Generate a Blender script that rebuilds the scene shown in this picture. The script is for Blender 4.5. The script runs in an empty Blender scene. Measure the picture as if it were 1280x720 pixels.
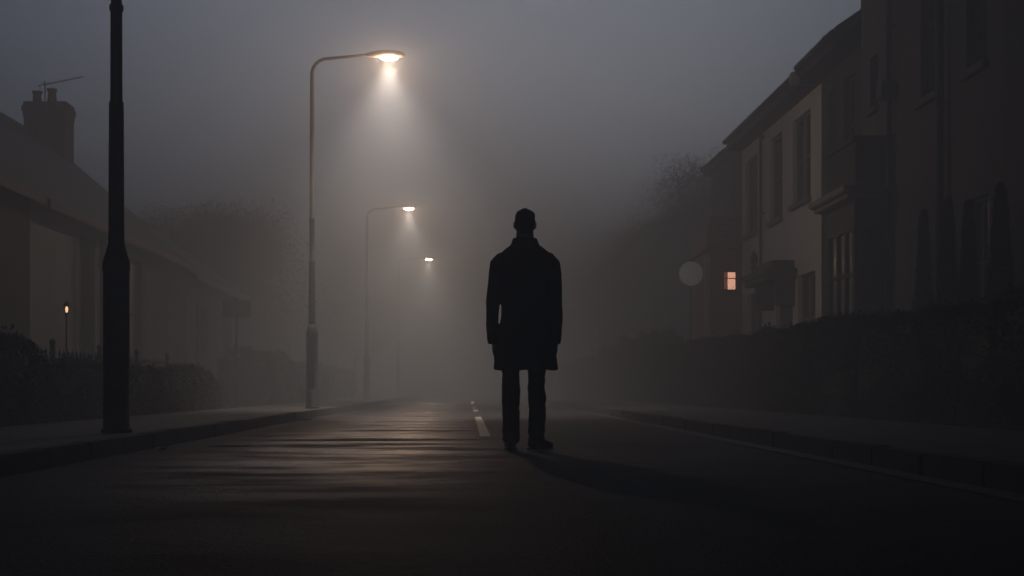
import bpy, bmesh, math, random
import numpy as np
from mathutils import Vector, Matrix, noise

R = math.radians
SC = bpy.context.scene
COL = SC.collection
random.seed(7)
rng = np.random.default_rng(7)

# ------------------------------------------------------------ camera
cd = bpy.data.cameras.new('camera')
cam = bpy.data.objects.new('camera', cd)
COL.objects.link(cam)
cam.location = (0, 0, 0.465)
cam.rotation_euler = (R(90), 0, R(-1.804))
cd.sensor_width = 36.0
cd.lens = 50.0
cd.shift_y = 126 / 1280
cd.clip_start = 0.05
cd.clip_end = 2000
SC.camera = cam

# ------------------------------------------------------------ world, sun, exposure
SUN_EL, SUN_AZ = R(4.0), R(8.0)
w = bpy.data.worlds.new('World')
SC.world = w
w.use_nodes = True
nt = w.node_tree
nt.nodes.clear()
sky = nt.nodes.new('ShaderNodeTexSky')
sky.sky_type = 'NISHITA'
sky.sun_disc = False
sky.sun_elevation = SUN_EL
sky.sun_rotation = SUN_AZ
sky.air_density = 1.6
sky.dust_density = 3.0
sky.ozone_density = 3.0
hs = nt.nodes.new('ShaderNodeHueSaturation')
hs.inputs['Saturation'].default_value = 0.12
ov = nt.nodes.new('ShaderNodeMix')
ov.data_type = 'RGBA'
ov.inputs['Factor'].default_value = 0.75          # heavy overcast veil over the clear dusk sky
ov.inputs[7].default_value = (2.4, 2.9, 3.95, 1)
bg = nt.nodes.new('ShaderNodeBackground')
bg.inputs['Strength'].default_value = 0.15
wo = nt.nodes.new('ShaderNodeOutputWorld')
nt.links.new(sky.outputs[0], hs.inputs['Color'])
nt.links.new(hs.outputs[0], ov.inputs[6])
# the last daylight hangs low at the end of the street, the sky behind is already dark
wt = nt.nodes.new('ShaderNodeTexCoord')
dp = nt.nodes.new('ShaderNodeVectorMath'); dp.operation = 'DOT_PRODUCT'
dp.inputs[1].default_value = Vector((math.sin(R(-0.5)), math.cos(R(-0.5)), 0.11)).normalized()
mx = nt.nodes.new('ShaderNodeMath'); mx.operation = 'MAXIMUM'; mx.inputs[1].default_value = 0.0
pw = nt.nodes.new('ShaderNodeMath'); pw.operation = 'POWER'; pw.inputs[1].default_value = 13.0
ma = nt.nodes.new('ShaderNodeMath'); ma.operation = 'MULTIPLY_ADD'; ma.inputs[1].default_value = 2.25; ma.inputs[2].default_value = 0.06
sc3 = nt.nodes.new('ShaderNodeVectorMath'); sc3.operation = 'SCALE'
nt.links.new(wt.outputs['Generated'], dp.inputs[0]); nt.links.new(dp.outputs['Value'], mx.inputs[0])
nt.links.new(mx.outputs[0], pw.inputs[0]); nt.links.new(pw.outputs[0], ma.inputs[0])
nt.links.new(ov.outputs[2], sc3.inputs[0]); nt.links.new(ma.outputs[0], sc3.inputs['Scale'])
nt.links.new(sc3.outputs[0], bg.inputs[0])
nt.links.new(bg.outputs[0], wo.inputs[0])

sd = bpy.data.lights.new('sun', 'SUN')
sd.energy = 0.03
sd.angle = R(30)
sd.color = (1.0, 0.95, 0.9)
sun = bpy.data.objects.new('sun', sd)
COL.objects.link(sun)
sun.rotation_euler = (R(90) - SUN_EL, 0, R(180) - SUN_AZ)

SC.view_settings.view_transform = 'Standard'
SC.view_settings.look = 'None'
SC.view_settings.exposure = -0.3
SC.view_settings.gamma = 1.0
SC.view_settings.use_curve_mapping = False
cy = SC.cycles
cy.use_denoising = True
cy.denoiser = 'OPENIMAGEDENOISE'
cy.volume_bounces = 4
cy.max_bounces = 6
cy.diffuse_bounces = 2
cy.glossy_bounces = 2
cy.transparent_max_bounces = 8
cy.sample_clamp_indirect = 2.0
FOG_DENSITY = 0.039
FOG_COLOR = (0.64, 0.73, 0.84, 1)
LAMP_WATTS = 4000.0

# ------------------------------------------------------------ materials
def mat(name, col, rough=0.7, col2=None, scale=3.0, bump=0.0, bscale=30.0, spec=0.3, metal=0.0, stretch=(1, 1, 1), detail=6.0):
    m = bpy.data.materials.new(name)
    m.use_nodes = True
    t = m.node_tree
    b = t.nodes['Principled BSDF']
    b.inputs['Roughness'].default_value = rough
    b.inputs['Specular IOR Level'].default_value = spec
    b.inputs['Metallic'].default_value = metal
    b.inputs['Base Color'].default_value = (*col, 1)
    tc = t.nodes.new('ShaderNodeTexCoord')
    mp = t.nodes.new('ShaderNodeMapping')
    mp.inputs['Scale'].default_value = stretch
    t.links.new(tc.outputs['Object'], mp.inputs[0])
    if col2:
        n = t.nodes.new('ShaderNodeTexNoise')
        n.inputs['Scale'].default_value = scale
        n.inputs['Detail'].default_value = detail
        r = t.nodes.new('ShaderNodeValToRGB')
        r.color_ramp.elements[0].position = 0.35
        r.color_ramp.elements[0].color = (*col, 1)
        r.color_ramp.elements[1].position = 0.68
        r.color_ramp.elements[1].color = (*col2, 1)
        t.links.new(mp.outputs[0], n.inputs['Vector'])
        t.links.new(n.outputs['Fac'], r.inputs[0])
        t.links.new(r.outputs[0], b.inputs['Base Color'])
    if bump:
        n2 = t.nodes.new('ShaderNodeTexNoise')
        n2.inputs['Scale'].default_value = bscale
        n2.inputs['Detail'].default_value = 4
        bp = t.nodes.new('ShaderNodeBump')
        bp.inputs['Distance'].default_value = bump
        t.links.new(mp.outputs[0], n2.inputs['Vector'])
        t.links.new(n2.outputs['Fac'], bp.inputs['Height'])
        t.links.new(bp.outputs[0], b.inputs['Normal'])
    return m

def brick_mat(name, c1, c2, mortar, bw=0.225, bh=0.075, ms=0.01, rough=0.85, axes='YZ', bump=0.006, off=0.5):
    m = mat(name, c1, rough)
    t = m.node_tree
    b = t.nodes['Principled BSDF']
    tc = [n for n in t.nodes if n.type == 'TEX_COORD'][0]
    sp = t.nodes.new('ShaderNodeSeparateXYZ')
    cb = t.nodes.new('ShaderNodeCombineXYZ')
    t.links.new(tc.outputs['Object'], sp.inputs[0])
    if axes == 'YZ':   # walls: run the courses round the corners
        ad = t.nodes.new('ShaderNodeMath')
        t.links.new(sp.outputs['X'], ad.inputs[0])
        t.links.new(sp.outputs['Y'], ad.inputs[1])
        t.links.new(ad.outputs[0], cb.inputs['X'])
        t.links.new(sp.outputs['Z'], cb.inputs['Y'])
    else:
        t.links.new(sp.outputs[axes[0]], cb.inputs['X'])
        t.links.new(sp.outputs[axes[1]], cb.inputs['Y'])
    br = t.nodes.new('ShaderNodeTexBrick')
    br.inputs['Scale'].default_value = 1.0
    br.inputs['Brick Width'].default_value = bw
    br.inputs['Row Height'].default_value = bh
    br.inputs['Mortar Size'].default_value = ms
    br.inputs['Color1'].default_value = (*c1, 1)
    br.inputs['Color2'].default_value = (*c2, 1)
    br.inputs['Mortar'].default_value = (*mortar, 1)
    br.offset = off
    t.links.new(cb.outputs[0], br.inputs['Vector'])
    n = t.nodes.new('ShaderNodeTexNoise')
    n.inputs['Scale'].default_value = 0.8
    n.inputs['Detail'].default_value = 8
    t.links.new(tc.outputs['Object'], n.inputs['Vector'])
    mr = t.nodes.new('ShaderNodeMapRange')
    mr.inputs[1].default_value = 0.3
    mr.inputs[2].default_value = 0.75
    mr.inputs[3].default_value = 0.6
    mr.inputs[4].default_value = 1.25
    t.links.new(n.outputs['Fac'], mr.inputs[0])
    vm = t.nodes.new('ShaderNodeVectorMath')
    vm.operation = 'SCALE'
    t.links.new(br.outputs['Color'], vm.inputs[0])
    t.links.new(mr.outputs[0], vm.inputs['Scale'])
    t.links.new(vm.outputs[0], b.inputs['Base Color'])
    bp = t.nodes.new('ShaderNodeBump')
    bp.inputs['Distance'].default_value = bump
    bp.invert = True
    t.links.new(br.outputs['Fac'], bp.inputs['Height'])
    t.links.new(bp.outputs[0], b.inputs['Normal'])
    return m

def emit_mat(name, col, strength):
    m = bpy.data.materials.new(name)
    m.use_nodes = True
    b = m.node_tree.nodes['Principled BSDF']
    b.inputs['Base Color'].default_value = (*col, 1)
    b.inputs['Emission Color'].default_value = (*col, 1)
    b.inputs['Emission Strength'].default_value = strength
    return m

def asphalt():
    m = mat('asphalt', (0.016, 0.016, 0.017), 0.5, (0.032, 0.031, 0.03), 0.9, 0, spec=0.35)
    t = m.node_tree
    b = t.nodes['Principled BSDF']
    tc = [n for n in t.nodes if n.type == 'TEX_COORD'][0]
    # damp streaks and dry patches: the gloss varies
    mp = t.nodes.new('ShaderNodeMapping')
    mp.inputs['Scale'].default_value = (0.6, 1.5, 1)
    n = t.nodes.new('ShaderNodeTexNoise')
    n.inputs['Scale'].default_value = 1.0
    n.inputs['Detail'].default_value = 7
    n.inputs['Roughness'].default_value = 0.62
    t.links.new(tc.outputs['Object'], mp.inputs[0])
    t.links.new(mp.outputs[0], n.inputs['Vector'])
    mr = t.nodes.new('ShaderNodeMapRange')
    mr.inputs[1].default_value = 0.36
    mr.inputs[2].default_value = 0.56
    mr.inputs[3].default_value = 0.0
    mr.inputs[4].default_value = 1.0
    t.links.new(n.outputs['Fac'], mr.inputs[0])
    # the lane under the street lamps has stayed damp, the rest has dried
    sx = t.nodes.new('ShaderNodeSeparateXYZ')
    t.links.new(tc.outputs['Object'], sx.inputs[0])
    lane = t.nodes.new('ShaderNodeMapRange')
    lane.interpolation_type = 'SMOOTHSTEP'
    lane.inputs[1].default_value = 0.5
    lane.inputs[2].default_value = -0.9
    lane.inputs[3].default_value = 0.12
    lane.inputs[4].default_value = 1.0
    t.links.new(sx.outputs['X'], lane.inputs[0])
    dm = t.nodes.new('ShaderNodeMath'); dm.operation = 'MULTIPLY'
    t.links.new(mr.outputs[0], dm.inputs[0]); t.links.new(lane.outputs[0], dm.inputs[1])
    for ax_, v0, v1 in (('X', -2.3, -1.0), ('Y', 4.5, 10.0)):
        l2 = t.nodes.new('ShaderNodeMapRange'); l2.interpolation_type = 'SMOOTHSTEP'
        l2.inputs[1].default_value = v0; l2.inputs[2].default_value = v1; l2.inputs[3].default_value = 0.1
        t.links.new(sx.outputs[ax_], l2.inputs[0])
        d2 = t.nodes.new('ShaderNodeMath'); d2.operation = 'MULTIPLY'
        t.links.new(dm.outputs[0], d2.inputs[0]); t.links.new(l2.outputs[0], d2.inputs[1])
        dm = d2
    for sock, dry, wet in (('Roughness', 0.72, 0.2), ('Specular IOR Level', 0.08, 1.0)):
        r2 = t.nodes.new('ShaderNodeMapRange')
        r2.inputs[3].default_value = dry; r2.inputs[4].default_value = wet
        t.links.new(dm.outputs[0], r2.inputs[0]); t.links.new(r2.outputs[0], b.inputs[sock])
    n1 = t.nodes.new('ShaderNodeTexNoise')     # ruts and unevenness
    n1.inputs['Scale'].default_value = 6.0
    n1.inputs['Detail'].default_value = 9
    n1.inputs['Roughness'].default_value = 0.68
    n2 = t.nodes.new('ShaderNodeTexVoronoi')   # aggregate
    n2.inputs['Scale'].default_value = 55
    t.links.new(tc.outputs['Object'], n1.inputs['Vector'])
    t.links.new(tc.outputs['Object'], n2.inputs['Vector'])
    b1 = t.nodes.new('ShaderNodeBump')
    b1.inputs['Distance'].default_value = 0.024
    b2 = t.nodes.new('ShaderNodeBump')
    b2.inputs['Distance'].default_value = 0.009
    b2.inputs['Strength'].default_value = 0.7
    t.links.new(n1.outputs['Fac'], b1.inputs['Height'])
    t.links.new(n2.outputs['Distance'], b2.inputs['Height'])
    t.links.new(b1.outputs[0], b2.inputs['Normal'])
    t.links.new(b2.outputs[0], b.inputs['Normal'])
    # cracks and gritty speckle in the tarmac itself
    base = [n_ for n_ in t.nodes if n_.type == 'VALTORGB'][0]
    wn_ = t.nodes.new('ShaderNodeTexNoise'); wn_.inputs['Scale'].default_value = 2.5; wn_.inputs['Detail'].default_value = 5
    wv = t.nodes.new('ShaderNodeVectorMath'); wv.operation = 'MULTIPLY_ADD'; wv.inputs[1].default_value = (0.5, 0.5, 0.5)
    t.links.new(tc.outputs['Object'], wn_.inputs['Vector']); t.links.new(wn_.outputs['Color'], wv.inputs[0]); t.links.new(tc.outputs['Object'], wv.inputs[2])
    ck = t.nodes.new('ShaderNodeTexVoronoi'); ck.feature = 'DISTANCE_TO_EDGE'; ck.inputs['Scale'].default_value = 0.55
    t.links.new(wv.outputs[0], ck.inputs['Vector'])
    cm = t.nodes.new('ShaderNodeMapRange'); cm.inputs[1].default_value = 0.0; cm.inputs[2].default_value = 0.012; cm.inputs[3].default_value = 0.35
    t.links.new(ck.outputs['Distance'], cm.inputs[0])
    gr = t.nodes.new('ShaderNodeTexNoise'); gr.inputs['Scale'].default_value = 130; gr.inputs['Detail'].default_value = 2
    t.links.new(tc.outputs['Object'], gr.inputs['Vector'])
    gm = t.nodes.new('ShaderNodeMapRange'); gm.inputs[1].default_value = 0.35; gm.inputs[2].default_value = 0.7; gm.inputs[3].default_value = 0.5; gm.inputs[4].default_value = 2.2
    t.links.new(gr.outputs['Fac'], gm.inputs[0])
    mm = t.nodes.new('ShaderNodeMath'); mm.operation = 'MULTIPLY'
    t.links.new(cm.outputs[0], mm.inputs[0]); t.links.new(gm.outputs[0], mm.inputs[1])
    vs_ = t.nodes.new('ShaderNodeVectorMath'); vs_.operation = 'SCALE'
    t.links.new(base.outputs[0], vs_.inputs[0]); t.links.new(mm.outputs[0], vs_.inputs['Scale'])
    t.links.new(vs_.outputs[0], b.inputs['Base Color'])
    return m

M = dict(
    asphalt=asphalt(),
    soil=mat('soil', (0.02, 0.022, 0.014), 0.95, (0.04, 0.045, 0.022), 1.2, 0.02, 12, spec=0.1),
    lawn=mat('lawn', (0.015, 0.028, 0.01), 0.95, (0.03, 0.045, 0.016), 2.0, 0.03, 40, spec=0.1),
    paving=brick_mat('paving', (0.04, 0.04, 0.04), (0.062, 0.061, 0.059), (0.016, 0.016, 0.016), 0.9, 0.6, 0.012, 0.6, 'YX', 0.008),
    kerb=mat('kerb_stone', (0.03, 0.03, 0.03), 0.8, (0.06, 0.059, 0.057), 4, 0.004, 60),
    gutter=mat('gutter_stone', (0.03, 0.03, 0.029), 0.6, (0.075, 0.074, 0.07), 2.2, 0.006, 20, spec=0.3),
    paint=mat('road_paint', (0.75, 0.75, 0.72), 0.55, (0.45, 0.45, 0.43), 6, 0.002, 80),
    steel=mat('painted_steel', (0.012, 0.014, 0.017), 0.75, (0.022, 0.022, 0.024), 8, 0.001, 60, spec=0.12),
    lamp_shell=mat('lamp_shell', (0.06, 0.058, 0.055), 0.6, (0.09, 0.085, 0.08), 6, spec=0.4),
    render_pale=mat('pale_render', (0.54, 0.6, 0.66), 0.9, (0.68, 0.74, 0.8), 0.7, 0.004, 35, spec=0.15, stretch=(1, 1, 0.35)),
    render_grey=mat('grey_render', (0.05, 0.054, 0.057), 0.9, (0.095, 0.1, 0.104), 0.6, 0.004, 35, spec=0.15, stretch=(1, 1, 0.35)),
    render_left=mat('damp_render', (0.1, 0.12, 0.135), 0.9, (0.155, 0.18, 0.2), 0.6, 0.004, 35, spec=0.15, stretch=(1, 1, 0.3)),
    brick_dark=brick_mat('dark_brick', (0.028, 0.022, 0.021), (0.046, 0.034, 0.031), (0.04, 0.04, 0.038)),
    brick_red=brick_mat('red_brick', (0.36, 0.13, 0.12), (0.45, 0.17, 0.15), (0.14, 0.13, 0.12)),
    slate=brick_mat('roof_slate', (0.035, 0.038, 0.042), (0.055, 0.057, 0.062), (0.015, 0.015, 0.016), 0.3, 0.22, 0.012, 0.6, 'YZ', 0.02),
    tile_red=brick_mat('roof_tile', (0.36, 0.12, 0.12), (0.42, 0.15, 0.14), (0.05, 0.02, 0.02), 0.25, 0.18, 0.015, 0.75, 'YZ', 0.03),
    stone=mat('weathered_stone', (0.16, 0.16, 0.15), 0.85, (0.26, 0.25, 0.24), 3, 0.004, 30),
    stone_dark=mat('sooty_stone', (0.05, 0.05, 0.048), 0.85, (0.09, 0.088, 0.084), 3, 0.004, 30),
    white_wood=mat('painted_wood', (0.35, 0.35, 0.33), 0.5, (0.5, 0.5, 0.47), 10, 0.001, 80, spec=0.4),
    dark_wood=mat('dark_wood', (0.012, 0.012, 0.014), 0.6, (0.022, 0.021, 0.021), 6, 0.002, 40, spec=0.2, stretch=(1, 1, 0.1)),
    glass=mat('dark_window_glass', (0.012, 0.013, 0.015), 0.12, (0.02, 0.021, 0.023), 1.5, 0.001, 4, spec=0.4),
    pipe=mat('cast_iron_pipe', (0.018, 0.019, 0.02), 0.55, (0.03, 0.03, 0.03), 9, 0.001, 40),
    clay=mat('clay_pot', (0.1, 0.075, 0.06), 0.85, (0.15, 0.11, 0.09), 9, 0.002, 40),
    leaf=mat('hedge_leaf', (0.012, 0.02, 0.008), 0.7, (0.028, 0.042, 0.015), 5, spec=0.2),
    leaf_tree=mat('tree_leaf', (0.03, 0.042, 0.018), 0.75, (0.07, 0.08, 0.035), 1.2, spec=0.2),
    leaf_conifer=mat('conifer_leaf', (0.012, 0.022, 0.012), 0.8, (0.022, 0.035, 0.018), 4, spec=0.15),
    bark=mat('bark', (0.04, 0.034, 0.028), 0.9, (0.075, 0.065, 0.052), 7, 0.02, 18, spec=0.1, stretch=(1, 1, 0.25)),
    sign_face=emit_mat('sign_face_added_glow', (0.6, 0.64, 0.66), 0.13),  # faint emission added to brighten the pale disc, no lamp behind it
    sign_grey=mat('sign_board', (0.035, 0.035, 0.036), 0.7, (0.05, 0.05, 0.05), 4),
    wool=mat('black_wool', (0.0075, 0.0075, 0.008), 0.95, (0.012, 0.0115, 0.0115), 14, 0.0015, 260, spec=0.1),
    trouser=mat('dark_trouser_cloth', (0.008, 0.008, 0.009), 0.9, (0.013, 0.013, 0.014), 10, 0.0012, 240, spec=0.12),
    leather=mat('black_leather', (0.008, 0.008, 0.008), 0.42, (0.014, 0.013, 0.012), 12, 0.001, 90, spec=0.4),
    skin=mat('skin', (0.22, 0.13, 0.1), 0.6, (0.26, 0.16, 0.12), 20, 0.0006, 160),
    hair=mat('dark_hair', (0.012, 0.009, 0.007), 0.6, (0.022, 0.017, 0.013), 40, 0.004, 90, stretch=(1, 1, 0.3)),
    curtain=emit_mat('lit_curtain', (1.0, 0.56, 0.4), 2.1),
    lit_pane=emit_mat('lit_window_glass', (1.0, 0.28, 0.14), 0.35),
    lens=emit_mat('lamp_lens', (1.0, 0.66, 0.38), 320.0),
    lens_off=mat('unlit_lens', (0.2, 0.2, 0.19), 0.25, spec=0.5),
    bulb=emit_mat('garden_bulb', (1.0, 0.55, 0.3), 3.0),
    dead_leaf=mat('dead_leaf', (0.3, 0.27, 0.21), 0.6, (0.42, 0.38, 0.3), 30),
)

# ------------------------------------------------------------ helpers
def link(name, me, m, parent=None, loc=None):
    o = bpy.data.objects.new(name, me)
    COL.objects.link(o)
    if m is not None:
        me.materials.append(m)
    if parent is not None:
        o.parent = parent
    if loc is not None:
        o.location = loc
    return o

class B:
    """collects shapes in local coordinates, builds one mesh object"""
    def __init__(s):
        s.v = []; s.f = []; s.smooth = set()
    def add(s, vs, fs, smooth=False):
        k = len(s.v)
        s.v += [tuple(v) for v in vs]
        for f in fs:
            if smooth: s.smooth.add(len(s.f))
            s.f.append(tuple(i + k for i in f))
    def box(s, x0, x1, y0, y1, z0, z1, bev=0.0):
        x0, x1 = min(x0, x1), max(x0, x1); y0, y1 = min(y0, y1), max(y0, y1); z0, z1 = min(z0, z1), max(z0, z1)
        if bev <= 0:
            vs = [(x, y, z) for z in (z0, z1) for y in (y0, y1) for x in (x0, x1)]
            s.add(vs, [(0, 2, 3, 1), (4, 5, 7, 6), (0, 1, 5, 4), (2, 6, 7, 3), (0, 4, 6, 2), (1, 3, 7, 5)])
        else:
            bm = bmesh.new()
            bmesh.ops.create_cube(bm, size=1)
            for v in bm.verts:
                v.co = Vector(((x0 + x1) / 2 + v.co.x * (x1 - x0), (y0 + y1) / 2 + v.co.y * (y1 - y0), (z0 + z1) / 2 + v.co.z * (z1 - z0)))
            bmesh.ops.bevel(bm, geom=bm.edges[:], offset=bev, segments=2, affect='EDGES')
            bm.verts.index_update()
            s.add([v.co for v in bm.verts], [[v.index for v in f.verts] for f in bm.faces])
            bm.free()
        return s
    def tube(s, pts, rad, seg=12, cap=True, up=None):
        """rad: number, list of numbers or of (rx, ry); rings square to the path"""
        pts = [Vector(p) for p in pts]
        n = len(pts)
        if not isinstance(rad, (list, tuple)): rad = [rad] * n
        rings = []
        ref = Vector(up) if up else None
        prev = None
        for i, p in enumerate(pts):
            d = (pts[min(i + 1, n - 1)] - pts[max(i - 1, 0)])
            d = d.normalized() if d.length > 1e-9 else (prev or Vector((0, 0, 1)))
            prev = d
            if ref is None:
                ref = Vector((1, 0, 0)) if abs(d.x) < 0.8 else Vector((0, 1, 0))
            a = (ref - d * ref.dot(d)).normalized()
            ref = a
            b = d.cross(a)
            r = rad[i]
            rx, ry = r if isinstance(r, (list, tuple)) else (r, r)
            rings.append([p + a * (rx * math.cos(t * 2 * math.pi / seg)) + b * (ry * math.sin(t * 2 * math.pi / seg)) for t in range(seg)])
        vs = [v for r in rings for v in r]
        fs = []
        for i in range(n - 1):
            for t in range(seg):
                u = (t + 1) % seg
                fs.append((i * seg + t, i * seg + u, (i + 1) * seg + u, (i + 1) * seg + t))
        if cap:
            fs.append(tuple(reversed(range(seg))))
            fs.append(tuple((n - 1) * seg + t for t in range(seg)))
        s.add(vs, fs, True)
        return s
    def ball(s, c, r, seg=16, rings=12):
        rx, ry, rz = r if isinstance(r, (list, tuple)) else (r, r, r)
        vs = [(c[0], c[1], c[2] - rz)]
        for i in range(1, rings):
            a = -math.pi / 2 + math.pi * i / rings
            for t in range(seg):
                b = 2 * math.pi * t / seg
                vs.append((c[0] + rx * math.cos(a) * math.cos(b), c[1] + ry * math.cos(a) * math.sin(b), c[2] + rz * math.sin(a)))
        vs.append((c[0], c[1], c[2] + rz))
        fs = []
        for t in range(seg):
            u = (t + 1) % seg
            fs.append((0, 1 + u, 1 + t))
            for i in range(rings - 2):
                a, b_ = 1 + i * seg, 1 + (i + 1) * seg
                fs.append((a + t, a + u, b_ + u, b_ + t))
            fs.append((len(vs) - 1, 1 + (rings - 2) * seg + t, 1 + (rings - 2) * seg + u))
        s.add(vs, fs, True)
        return s
    def quad(s, *p):
        s.add(p, [tuple(range(len(p)))])
        return s
    def build(s, name, m, parent=None, loc=None):
        me = bpy.data.meshes.new(name)
        me.from_pydata(s.v, [], s.f)
        if s.smooth:
            sm = np.zeros(len(s.f), dtype=bool)
            sm[list(s.smooth)] = True
            me.polygons.foreach_set('use_smooth', sm)
        me.update()
        return link(name, me, m, parent, loc)

def tag(o, label, cat, group=None):
    o['label'] = label; o['category'] = cat
    if group: o['group'] = group
    return o
def struct(o, kind='structure', label=None):
    o['kind'] = kind
    if label: o['label'] = label
    return o
def empty(name, loc, label, cat, group=None, rz=0):
    o = bpy.data.objects.new(name, None)
    COL.objects.link(o)
    o.location = loc
    o.rotation_euler = (0, 0, rz)
    o.empty_display_size = 0.2
    return tag(o, label, cat, group)

def leaf_mesh(name, pts, size, m, parent=None, loc=None, jitter=0.4, squash=1.0):
    """many separate leaf shaped faces at pts (N,3)"""
    pts = np.asarray(pts, dtype=np.float64)
    n = len(pts)
    a = rng.normal(size=(n, 3)); a /= np.linalg.norm(a, axis=1)[:, None]
    b = rng.normal(size=(n, 3)); b -= a * (a * b).sum(1)[:, None]; b /= np.linalg.norm(b, axis=1)[:, None]
    s = size * (1 + jitter * rng.normal(size=n).clip(-1.5, 2))[:, None]
    a = a * s; b = b * s * 0.45 * squash
    v = np.stack([pts - a, pts + b, pts + a, pts - b], axis=1).reshape(-1, 3)
    me = bpy.data.meshes.new(name)
    me.vertices.add(4 * n); me.vertices.foreach_set('co', v.ravel())
    me.loops.add(4 * n); me.loops.foreach_set('vertex_index', np.arange(4 * n, dtype=np.int32))
    me.polygons.add(n); me.polygons.foreach_set('loop_start', np.arange(0, 4 * n, 4, dtype=np.int32))
    me.update(calc_edges=True)
    return link(name, me, m, parent, loc)

# ------------------------------------------------------------ ground, road, pavements
KL, KR, KH = -2.45, 2.42, 0.12       # kerb lines and height
def sheet(name, x0, x1, y0, y1, z, m, nx=1, ny=1, zf=None):
    b = B()
    vs = []; fs = []
    for j in range(ny + 1):
        for i in range(nx + 1):
            x = x0 + (x1 - x0) * i / nx; y = y0 + (y1 - y0) * j / ny
            vs.append((x, y, z + (zf(x, y) if zf else 0)))
    for j in range(ny):
        for i in range(nx):
            k = j * (nx + 1) + i
            fs.append((k, k + 1, k + nx + 2, k + nx + 1))
    b.add(vs, fs, True)
    return b.build(name, m)
struct(sheet('ground', -180, 180, -40, 300, -0.012, M['soil'], 4, 4), label='dark earth reaching away under the street')
struct(sheet('road', KL, KR, -30, 290, 0.0, M['asphalt'], 10, 300,
             lambda x, y: 0.004 * noise.noise(Vector((x * 0.5, y * 0.35, 0)))), label='worn damp asphalt road running into the fog')
WL, WR = -4.3, 4.62
for nm, xa, xb, lab in (('pavement', WL, KL - 0.14, 'paved footway along the road past the street lamps'),
                        ('pavement', KR + 0.14, WR, 'paved footway along the road below the long hedges')):
    b = B(); b.box(xa, xb, -30, 290, 0.0, KH - 0.006)
    struct(b.build(nm, M['paving']), label=lab)
for xa, xb, lab in ((KL - 0.14, KL, 'stone kerb on the street lamp side'), (KR, KR + 0.14, 'stone kerb on the hedge side')):
    b = B()
    y = -30.0
    while y < 200:
        dz = random.uniform(-0.006, 0.006); dx = random.uniform(-0.006, 0.006)
        b.box(xa + dx, xb + dx, y + 0.004, y + 0.91, -0.008, KH + dz, 0.012 if y < 60 else 0)
        y += 0.915
    struct(b.build('kerb', M['kerb']), label=lab)
# pale gutter strips lying against the kerbs
b = B()
for k in range(120):
    y = k * 1.5
    b.quad((KR - 0.17 + 0.02 * noise.noise(Vector((y, 0, 3))), y, 0.0075), (KR - 0.012, y, 0.0075), (KR - 0.012, y + 1.5, 0.0075), (KR - 0.17 + 0.02 * noise.noise(Vector((y + 1.5, 0, 3))), y + 1.5, 0.0075))
struct(b.build('gutter', M['gutter']), label='pale gutter strip along the hedge side kerb')
# centre line dashes
for (ya, yb, lab) in ((13.6, 23.2, 'long worn white centre dash beside the man'), (28.6, 37.8, 'far white centre dash fading into the fog'), (43.2, 52.0, 'faintest white centre dash deep in the fog')):
    b = B()
    n = 36
    for k in range(n):
        y0 = ya + (yb - ya) * k / n; y1 = ya + (yb - ya) * (k + 1) / n
        e = lambda yy, sd_: 0.012 * noise.noise(Vector((yy * 4, sd_ * 7, 1)))
        b.quad((0.125 + e(y0, 1), y0, 0.0085), (0.225 + e(y0, 2), y0, 0.0085), (0.225 + e(y1, 2), y1, 0.0085), (0.125 + e(y1, 1), y1, 0.0085))
    struct(b.build('road_marking', M['paint']), label=lab)
# front gardens
for xa, xb, lab in ((-60, WL - 0.02, 'front garden lawn by the low cottages'), (WR + 0.02, 60, 'front garden lawn by the tall houses')):
    b = B(); b.box(xa, xb, -30, 250, -0.01, 0.085)
    struct(b.build('lawn', M['lawn']), label=lab)
# iron manhole cover
mh = B()
mh.tube([(0, 0, -0.01), (0, 0, 0.003)], 0.19, 28)
for i in range(-3, 4):
    mh.box(-0.13, 0.13, i * 0.045 - 0.009, i * 0.045 + 0.009, 0.0025, 0.005)
o = mh.build('manhole_cover', M['pipe'], loc=(-1.9, 11.6, 0.0015))
tag(o, 'round iron manhole cover in the road near the unlit lamp column', 'manhole cover')

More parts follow.
